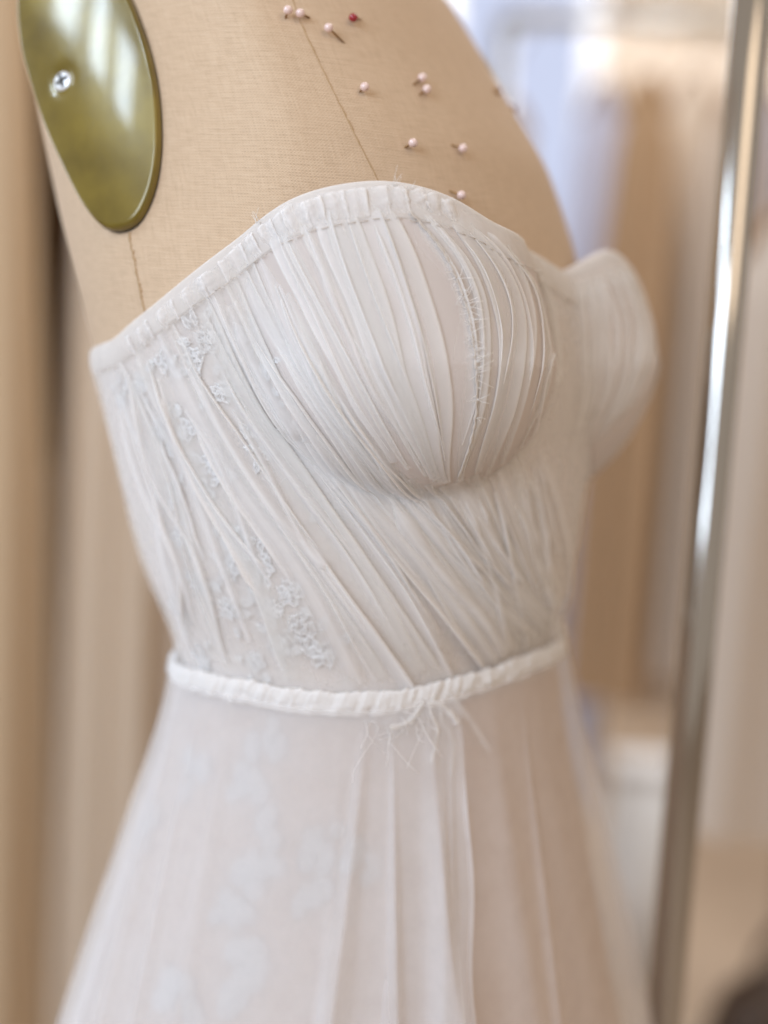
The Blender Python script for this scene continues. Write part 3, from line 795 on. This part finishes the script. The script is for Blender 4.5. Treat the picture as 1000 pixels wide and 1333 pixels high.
pin((648, 118), (640, 124), 'tan pin near the right edge of the chest, topmost', M_TAN)
pin((672, 142), (664, 146), 'tan pin near the right edge of the chest, lowest', M_TAN)

# ------------------------------------------------------------------ background: rails of hanging gowns
def hanging(px, depth, z_top, z_bot, w_top, w_bot, dep, mat, label, nf=14, seed=0, amp=.02, cat='gown', name='hanging_gown', rail_z=None, yaw=0.):
    r = np.random.default_rng(seed)
    c = at(px, 600, depth); cx, cy = c[0], c[1]
    o = thing(name, label, cat, (cx, cy, 0), 'gowns hanging on the rails behind')
    o.rotation_euler = (0, 0, yaw)
    th = np.linspace(0, 2 * np.pi, 360, endpoint=False); zs = np.concatenate([np.linspace(z_top, z_top - .10, 8), np.linspace(z_top - .13, z_bot, 40)])
    fr = [(r.integers(nf - 4, nf + 5), r.uniform(0, 6.28), r.uniform(.4, 1)) for _ in range(3)]
    rows = []
    for z in zs:
        t = (z_top - z) / (z_top - z_bot); sh = np.clip((z_top - z) / .09, 0.03, 1) ** .5
        w = (w_top + (w_bot - w_top) * t ** .8) * sh; d = dep * (.45 + .55 * t) * (.5 + .5 * sh)
        f = sum(a * np.sin(n * th + p + .8 * t) for n, p, a in fr) * amp * np.clip(t * 2.2, 0.1, 1)
        rows.append(np.stack([(w / 2 + f) * np.cos(th), (d / 2 + f) * np.sin(th), np.full_like(th, z)], 1))
    rows = [np.repeat(rows[0].mean(0)[None], 360, 0)] + rows
    MB().grid(np.array(rows)[::-1], True).build('gown_body', mat, o)
    rz = rail_z or z_top + .09
    hook = [(0, 0, z_top - .01), (0, 0, rz - .045), (.004, 0, rz - .035)] + [(.022 * math.sin(a), 0, rz + .022 - .0 - .022 * (1 - math.cos(a)) + .0) for a in np.linspace(2.6, -1.4, 14)]
    MB().tube(np.array(hook), .002, 6).build('hanger_hook', M_CHROME, o)
    arms = [(-w_top * .46, 0, z_top - .05), (-w_top * .2, 0, z_top - .005), (0, 0, z_top + .004), (w_top * .2, 0, z_top - .005), (w_top * .46, 0, z_top - .05)]
    MB().tube(resample(arms, 20), .006, 8).build('hanger_arm', principled('hanger wood', lin(150, 115, 80), .4), o)
    return o
def gm(n, c, trans=.2, alpha=1, c2=None): return cloth(n, lin(*c), alpha, trans, .1, 300, lin(*c2) if c2 else None, 5)
G_TAN = gm('tan satin', (222, 200, 170)); G_BEIGE = gm('beige satin', (220, 206, 192)); G_BLUSH = gm('blush tulle', (236, 222, 204))
G_GAP_SHADE = gm('gap shade brown', (66, 44, 26)); G_GREY = gm('silver grey tulle', (206, 200, 204)); G_WHITE = gm('white satin', (244, 242, 240)); G_IVORY = gm('ivory tulle', (226, 216, 206))  # the dark brown stands for shade in the left gap
RZ = 1.93
# left rail
G_CARAMEL = gm('caramel satin', (194, 164, 132))
G_CREAM = gm('cream tulle', (238, 226, 212)); G_LAV = gm('pale lavender tulle', (214, 214, 228))
hanging(-118, 1.72, RZ - .10, .12, .24, .30, .20, G_TAN, 'tan satin gown at the left edge, behind the arm plate', 9, 1, .016, rail_z=RZ)
hanging(60, 2.15, RZ - .10, .15, .20, .22, .12, G_GAP_SHADE, 'dark brown gown shape standing in for the shade in the gap between the pale gowns on the left', 7, 2, .010, rail_z=RZ)  # dark filler in place of the shade between the pale gowns
hanging(14, 1.95, 1.10, .10, .10, .14, .10, G_CREAM, 'short cream gown low at the left edge, under the tan one', 6, 13, .012, rail_z=RZ)
hanging(143, 1.80, RZ - .10, .10, .08, .11, .13, G_BLUSH, 'blush gown hanging left of the white gown, beside the dark gap', 6, 3, .016, rail_z=RZ)
hanging(232, 1.88, RZ - .10, .10, .08, .10, .12, G_CREAM, 'cream gown peeking out along the back of the white gown', 6, 14, .014, rail_z=RZ)

# right rail
RR = 1.69
hanging(632, 2.35, RR - .11, .20, .08, .12, .10, G_IVORY, 'ivory gown in front of the far window', 8, 6, .014, rail_z=RR)
hanging(752, 2.30, RR - .08, .45, .07, .10, .12, G_LAV, 'pale lavender tulle gown right of the far window', 7, 7, .012, rail_z=RR)
hanging(806, 2.10, RR - .10, .70, .07, .10, .12, G_CARAMEL, 'caramel satin gown behind the far bust cup', 6, 8, .014, rail_z=RR)
hanging(862, 2.20, RR - .08, .66, .08, .11, .13, G_CREAM, 'cream gown left of the chrome pole on the far rail', 6, 15, .014, rail_z=RR)
hanging(915, 2.08, RR - .12, .74, .06, .09, .12, G_BEIGE, 'beige gown half hidden by the chrome pole', 6, 9, .012, rail_z=RR)
hanging(962, 2.24, RR - .09, .50, .07, .10, .12, G_GREY, 'silver grey gown seen right of the chrome pole', 6, 16, .012, rail_z=RR)
hanging(1003, 1.50, 1.37, .72, .10, .14, .12, G_IVORY, 'ivory gown at the right edge beyond the chrome pole', 7, 11, .012, rail_z=1.9)

# near chrome upright of a garment rack, with its rail running off to the right
YP = 0.06
def on_y(px, py):
    d = ray(np.array(float(px)), np.array(float(py))); return CAM + d * ((YP - CAM[1]) / d[1])
p0, p1 = on_y(980, 0), on_y(863, 1333)
dz_ = (p0 - p1) / (p0[2] - p1[2])
foot_, top_ = p1 + dz_ * (.06 - p1[2]), p1 + dz_ * (1.9 - p1[2])
rack = thing('garment_rack', 'chrome garment rack with an upright pole on the right', 'rack', (foot_[0], foot_[1], 0))
def cyl(path, r, name, parent, mat=M_CHROME, s=24): return MB().tube(np.array(path, float), r, s).build(name, mat, parent)
tx = top_[0] - foot_[0]
cyl([(0, 0, .06), (tx / 2, 0, .98), (tx, 0, 1.9)], .0112, 'upright', rack)
cyl([(tx, 0, 1.9), (tx + .4, .2, 1.9), (tx + .85, .45, 1.9)], .0105, 'top_rail', rack)
cyl([(tx * 2 + .85, .45, .06), (tx + .85, .45, 1.9)], .0120, 'upright', rack)
cyl([(-.05, .2, .03), (0, 0, .06), (.05, -.2, .03)], .012, 'foot', rack)
cyl([(tx * 2 + .8, .65, .03), (tx * 2 + .85, .45, .06), (tx * 2 + .9, .25, .03)], .012, 'foot', rack)
for (nm, lb, pa_, pb_, zz_) in (('clothes_rail', 'long chrome clothes rail behind the gowns on the left', at(-160, 600, 1.85), at(470, 600, 1.9), RZ), ('clothes_rail', 'chrome clothes rail at the top right, carrying the far gowns', at(620, 600, 2.25), at(1080, 600, 2.12), RR)):
    o = thing(nm, lb, 'rail', (pa_[0], pa_[1], 0), 'clothes rails behind the form'); d = pb_ - pa_
    cyl([(0, 0, zz_), (d[0], d[1], zz_)], .0125, 'bar', o)
    for e in ((0, 0), (d[0], d[1])): cyl([(e[0], e[1], 0.0), (e[0], e[1], zz_)], .012, 'post', o)

# far window
w0, w1 = at(575, 300, YW + DIST), at(772, -300, YW + DIST)
win = thing('window', 'bright pale blue window behind the gowns at the top right', 'window', ((w0[0] + w1[0]) / 2, YW - .03, 1.2))
hw = (w1[0] - w0[0]) / 2
mE, nt, out = mat_new('daylit window pane'); e = N(nt, 'Emission'); e.inputs[0].default_value = (*lin(206, 214, 240), 1); e.inputs[1].default_value = 1.0; nt.links.new(e.outputs[0], out.inputs[0])
def boxm(x0, x1, y0, y1, z0, z1):
    a = np.array([[(x0, y0, z0), (x1, y0, z0), (x1, y1, z0), (x0, y1, z0)], [(x0, y0, z1), (x1, y0, z1), (x1, y1, z1), (x0, y1, z1)]], float)
    mb = MB(); mb.grid(np.concatenate([a[:1].mean(1, keepdims=True).repeat(4, 1), a, a[1:].mean(1, keepdims=True).repeat(4, 1)]), True); return mb
zt, zb_ = .9, .16
boxm(-hw, hw, .012, .02, zb_, zt).build('pane', mE, win, False)
M_FR = principled('white window frame', lin(225, 222, 220), .5)
for a_ in ((-hw - .04, -hw, -.02, .025, zb_ - .04, zt + .04), (hw, hw + .04, -.02, .025, zb_ - .04, zt + .04), (-hw, hw, -.02, .025, zb_ - .04, zb_), (-hw, hw, -.02, .025, zt, zt + .04)):
    boxm(*a_).build('frame', M_FR, win, False)

# white carton standing on the floor, brightened by an added spot with no seen source
sl = bpy.data.lights.new('carton_fill_spot', 'SPOT'); sl.energy = 60; sl.spot_size = math.radians(16); sl.spot_blend = .6; sl.shadow_soft_size = .05; sl.color = (1, .97, .93)
so = bpy.data.objects.new('carton_fill_spot', sl); COL.objects.link(so); so.location = (1.25, .7, 2.7)
so.rotation_euler = (Vector(at(833, 1100, 2.75)) - so.location).to_track_quat('-Z', 'Y').to_euler()
cp = at(833, 1100, 2.75)
ct = thing('carton', 'tall white carton standing on the floor behind the gown hem', 'box', (cp[0], cp[1], 0))
boxm(-.065, .065, -.05, .05, 0, .40).build('carton_body', principled('white card', (.82, .82, .82), .6), ct, False)
boxm(-.067, .067, -.052, .052, .40, .43).build('lid', principled('white card lid', (.84, .84, .84), .6), ct, False)
# dark bag standing on a stool, low at the right edge
bp = at(1046, 1290, 1.9)
bag = thing('bag', 'dark brown bag low in the bottom right corner', 'bag', (bp[0], bp[1], 0))
th = np.linspace(0, 2 * np.pi, 48, endpoint=False)
M_BAG = principled('dark leather', lin(62, 44, 30), .5)
rows = [np.stack([.13 * k * np.sign(np.cos(th)) * abs(np.cos(th)) ** .7, .08 * k * np.sign(np.sin(th)) * abs(np.sin(th)) ** .7, np.full_like(th, z)], 1) for k, z in ((0, 0), (.95, 0), (1.05, .05), (1.05, .22), (.95, .31), (.80, .37), (.5, .40), (0, .405))]
MB().grid(np.array(rows), True).build('bag_body', M_BAG, bag)
MB().tube(np.array([(.07 * math.cos(t), 0, .39 + .10 * math.sin(t)) for t in np.linspace(0, math.pi, 20)]), .006, 8).build('handle', M_BAG, bag)
